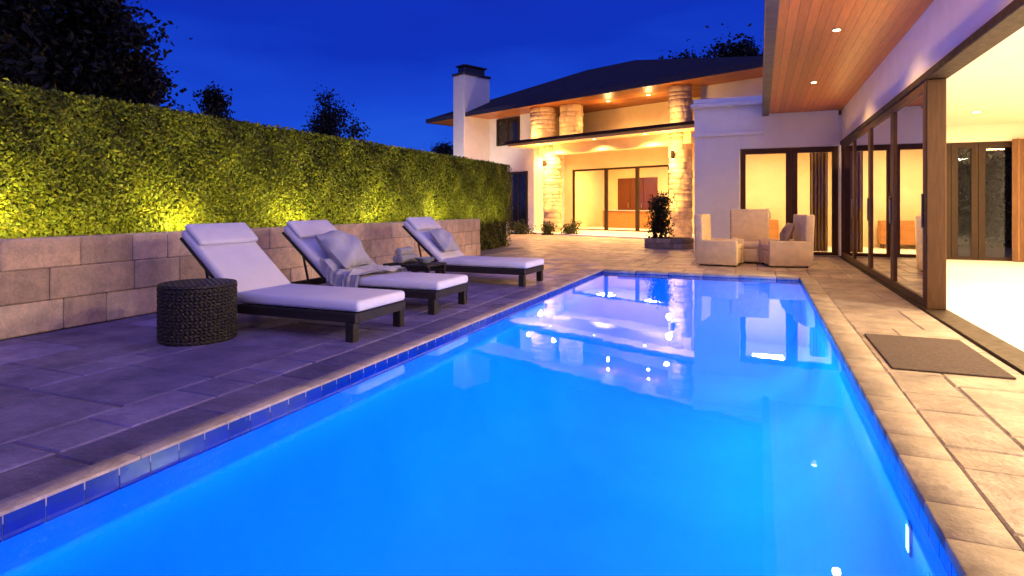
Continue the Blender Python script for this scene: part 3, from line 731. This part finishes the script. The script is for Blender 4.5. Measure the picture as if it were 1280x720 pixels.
# ------------------------------------------------------------------ armchairs
def armchair(hb):
    t = thing('wicker_armchair', '', 'armchair')
    MB().box(-.26, .26, -.36, .30, .04, .32, .02, 2).build('base', M['cane'], t, True)
    for s in (-1, 1): MB().box(s * .335 - .07, s * .335 + .07, -.38, .40, .03, .52, .025, 3).build('arm', M['cane'], t, True)
    Rm = Matrix.Translation((0, .30, .0)) @ Matrix.Rotation(R(-2), 4, 'X')
    MB().box(-.40, .40, -.04, .13, .05, hb, .028, 3, Rm).build('backrest', M['cane'], t, True)
    MB().box(-.26, .26, -.37, .23, .322, .44, .035, 3).build('seat_cushion', M['sofa'], t, True)
    for x in (-.33, .33):
        for y in (-.32, .34): MB().tube((x, y, 0), (x, y, .05), .022).build('foot', M['darkwood'], t)
    return t
A0 = armchair(1.04)
al = ['cream woven armchair on the left, facing right beyond the pool', 'cream woven armchair on the right with a tan cushion', 'tall backed cream woven armchair in the middle, facing the pool']
for i, (x, y, rz) in enumerate(((-.74, 13.2, R(82)), (.44, 13.4, R(-76)), (-.18, 14.0, R(6)))):
    o = A0 if i == 0 else (copy_tree(A0) if i == 1 else armchair(1.14))
    o.location = (x, y, 0); o.rotation_euler = (0, 0, rz); o['label'] = al[i]; o['group'] = 'cream woven armchairs'
cushion('tan cushion in the right hand armchair', .46, .46, .16, (.50, 13.44, .66), 0, R(-68), R(14), 'tanf')
# door mat
o = MB().box(.90, 1.64, 5.2, 6.5, .004, .016, .004).build('door_mat', M['mat'], None); tag(o, 'dark brown fibre mat on the paving by the open glass wall', 'mat')

# ------------------------------------------------------------------ planter and shrubs
t = thing('stone_planter', 'low stone planter at the right portico column', 'planter', (-2.45, 18.1, 0), R(-14))
m = MB(); z = 0
for k in range(2):
    x = -.6
    while x < .58:
        e = min(x + random.uniform(.3, .5), .6); f = random.uniform(.75, 1.1); m.tone((.46 * f, .35 * f, .24 * f))
        m.box(x + .003, e - .003, -.4, .4, z + .003, z + .137, .012); x = e
    z += .14
m.build('blocks', M['wallstone'], t)
MB().box(-.52, .52, -.32, .32, .26, .295).build('soil', M['ground'], t)
def bush(label, loc, h, r, n, size, name='shrub'):
    t = thing(name, label, 'shrub', loc); m = MB()
    for k in range(6):
        a = k * 1.05; m.tube((0, 0, -.03), (r * .5 * math.cos(a), r * .5 * math.sin(a), h * .75), .014, .005, 6)
    m.build('stem', M['bark'], t)
    pts = []
    for k in range(20):
        c = np.array([*rng.normal(0, r * .42, 2), h * rng.uniform(.12, .92)]); pts.append(c + rng.normal(0, 1, (n // 20, 3)) * r * .27)
    p = np.concatenate(pts); p[:, 2] = np.clip(p[:, 2], .02, None)
    leafmesh('foliage', M['shrub'], p, size, leaftones(len(p), .4, 1.5), t, .3)
bush('bushy upright shrub in the stone planter before the right column', (-2.66, 18.1, .29), 1.2, .42, 3200, .075)
bush('low grassy plant at the foot of the left portico column', (-8.3, 24.3, 0), .42, .34, 700, .09)
bush('low leafy plant left of the house entry glass', (-7.3, 24.6, 0), .5, .36, 800, .09)
bush('low dark plant between the hedge end and the house door', (-9.6, 24.6, 0), .45, .45, 800, .1)

# ------------------------------------------------------------------ light, sky, camera
wd = bpy.data.worlds.new('World'); scene.world = wd; wd.use_nodes = True
nt = wd.node_tree; nt.nodes.clear()
out = N(nt, 'ShaderNodeOutputWorld'); bg = N(nt, 'ShaderNodeBackground'); nt.links.new(bg.outputs[0], out.inputs[0])
tc = N(nt, 'ShaderNodeTexCoord'); sp = N(nt, 'ShaderNodeSeparateXYZ'); nt.links.new(tc.outputs['Generated'], sp.inputs[0])
mp = N(nt, 'ShaderNodeMapping'); mp.inputs['Scale'].default_value = (1, 1, 3.5); nt.links.new(tc.outputs['Generated'], mp.inputs['Vector'])
cn = noise(nt, mp.outputs[0], 2.6, 5, .55)
zz = math2(nt, 'ADD', sp.outputs[2], math2(nt, 'MULTIPLY', math2(nt, 'SUBTRACT', cn, .5), .28))
rp = N(nt, 'ShaderNodeValToRGB'); nt.links.new(zz, rp.inputs[0]); cr = rp.color_ramp
pts = [(0, (.020, .125, .78)), (.14, (.009, .066, .66)), (.28, (.005, .032, .50)), (.5, (.006, .020, .36)), (1, (.07, .06, .42))]
cr.elements[0].position = 0; cr.elements[0].color = (*pts[0][1], 1); cr.elements[1].position = 1; cr.elements[1].color = (*pts[-1][1], 1)
for p, c in pts[1:-1]:
    e = cr.elements.new(p); e.color = (*c, 1)
nt.links.new(rp.outputs[0], bg.inputs[0]); bg.inputs[1].default_value = 1.0
s = bpy.data.lights.new('dusk_glow', 'SUN'); s.energy = .76; s.angle = R(60); s.color = (.70, .56, 1.0)
so = bpy.data.objects.new('dusk_glow', s); COL.objects.link(so); so.rotation_euler = (R(38), R(22), 0)

cam = bpy.data.cameras.new('camera'); co = bpy.data.objects.new('camera', cam); COL.objects.link(co)
co.location = (0, 0, 1.2); co.rotation_euler = (R(90), 0, R(22.2)); cam.sensor_width = 36; cam.lens = 21.375
cam.shift_y = -102 / 1280; cam.clip_start = .05; cam.clip_end = 2000
scene.camera = co
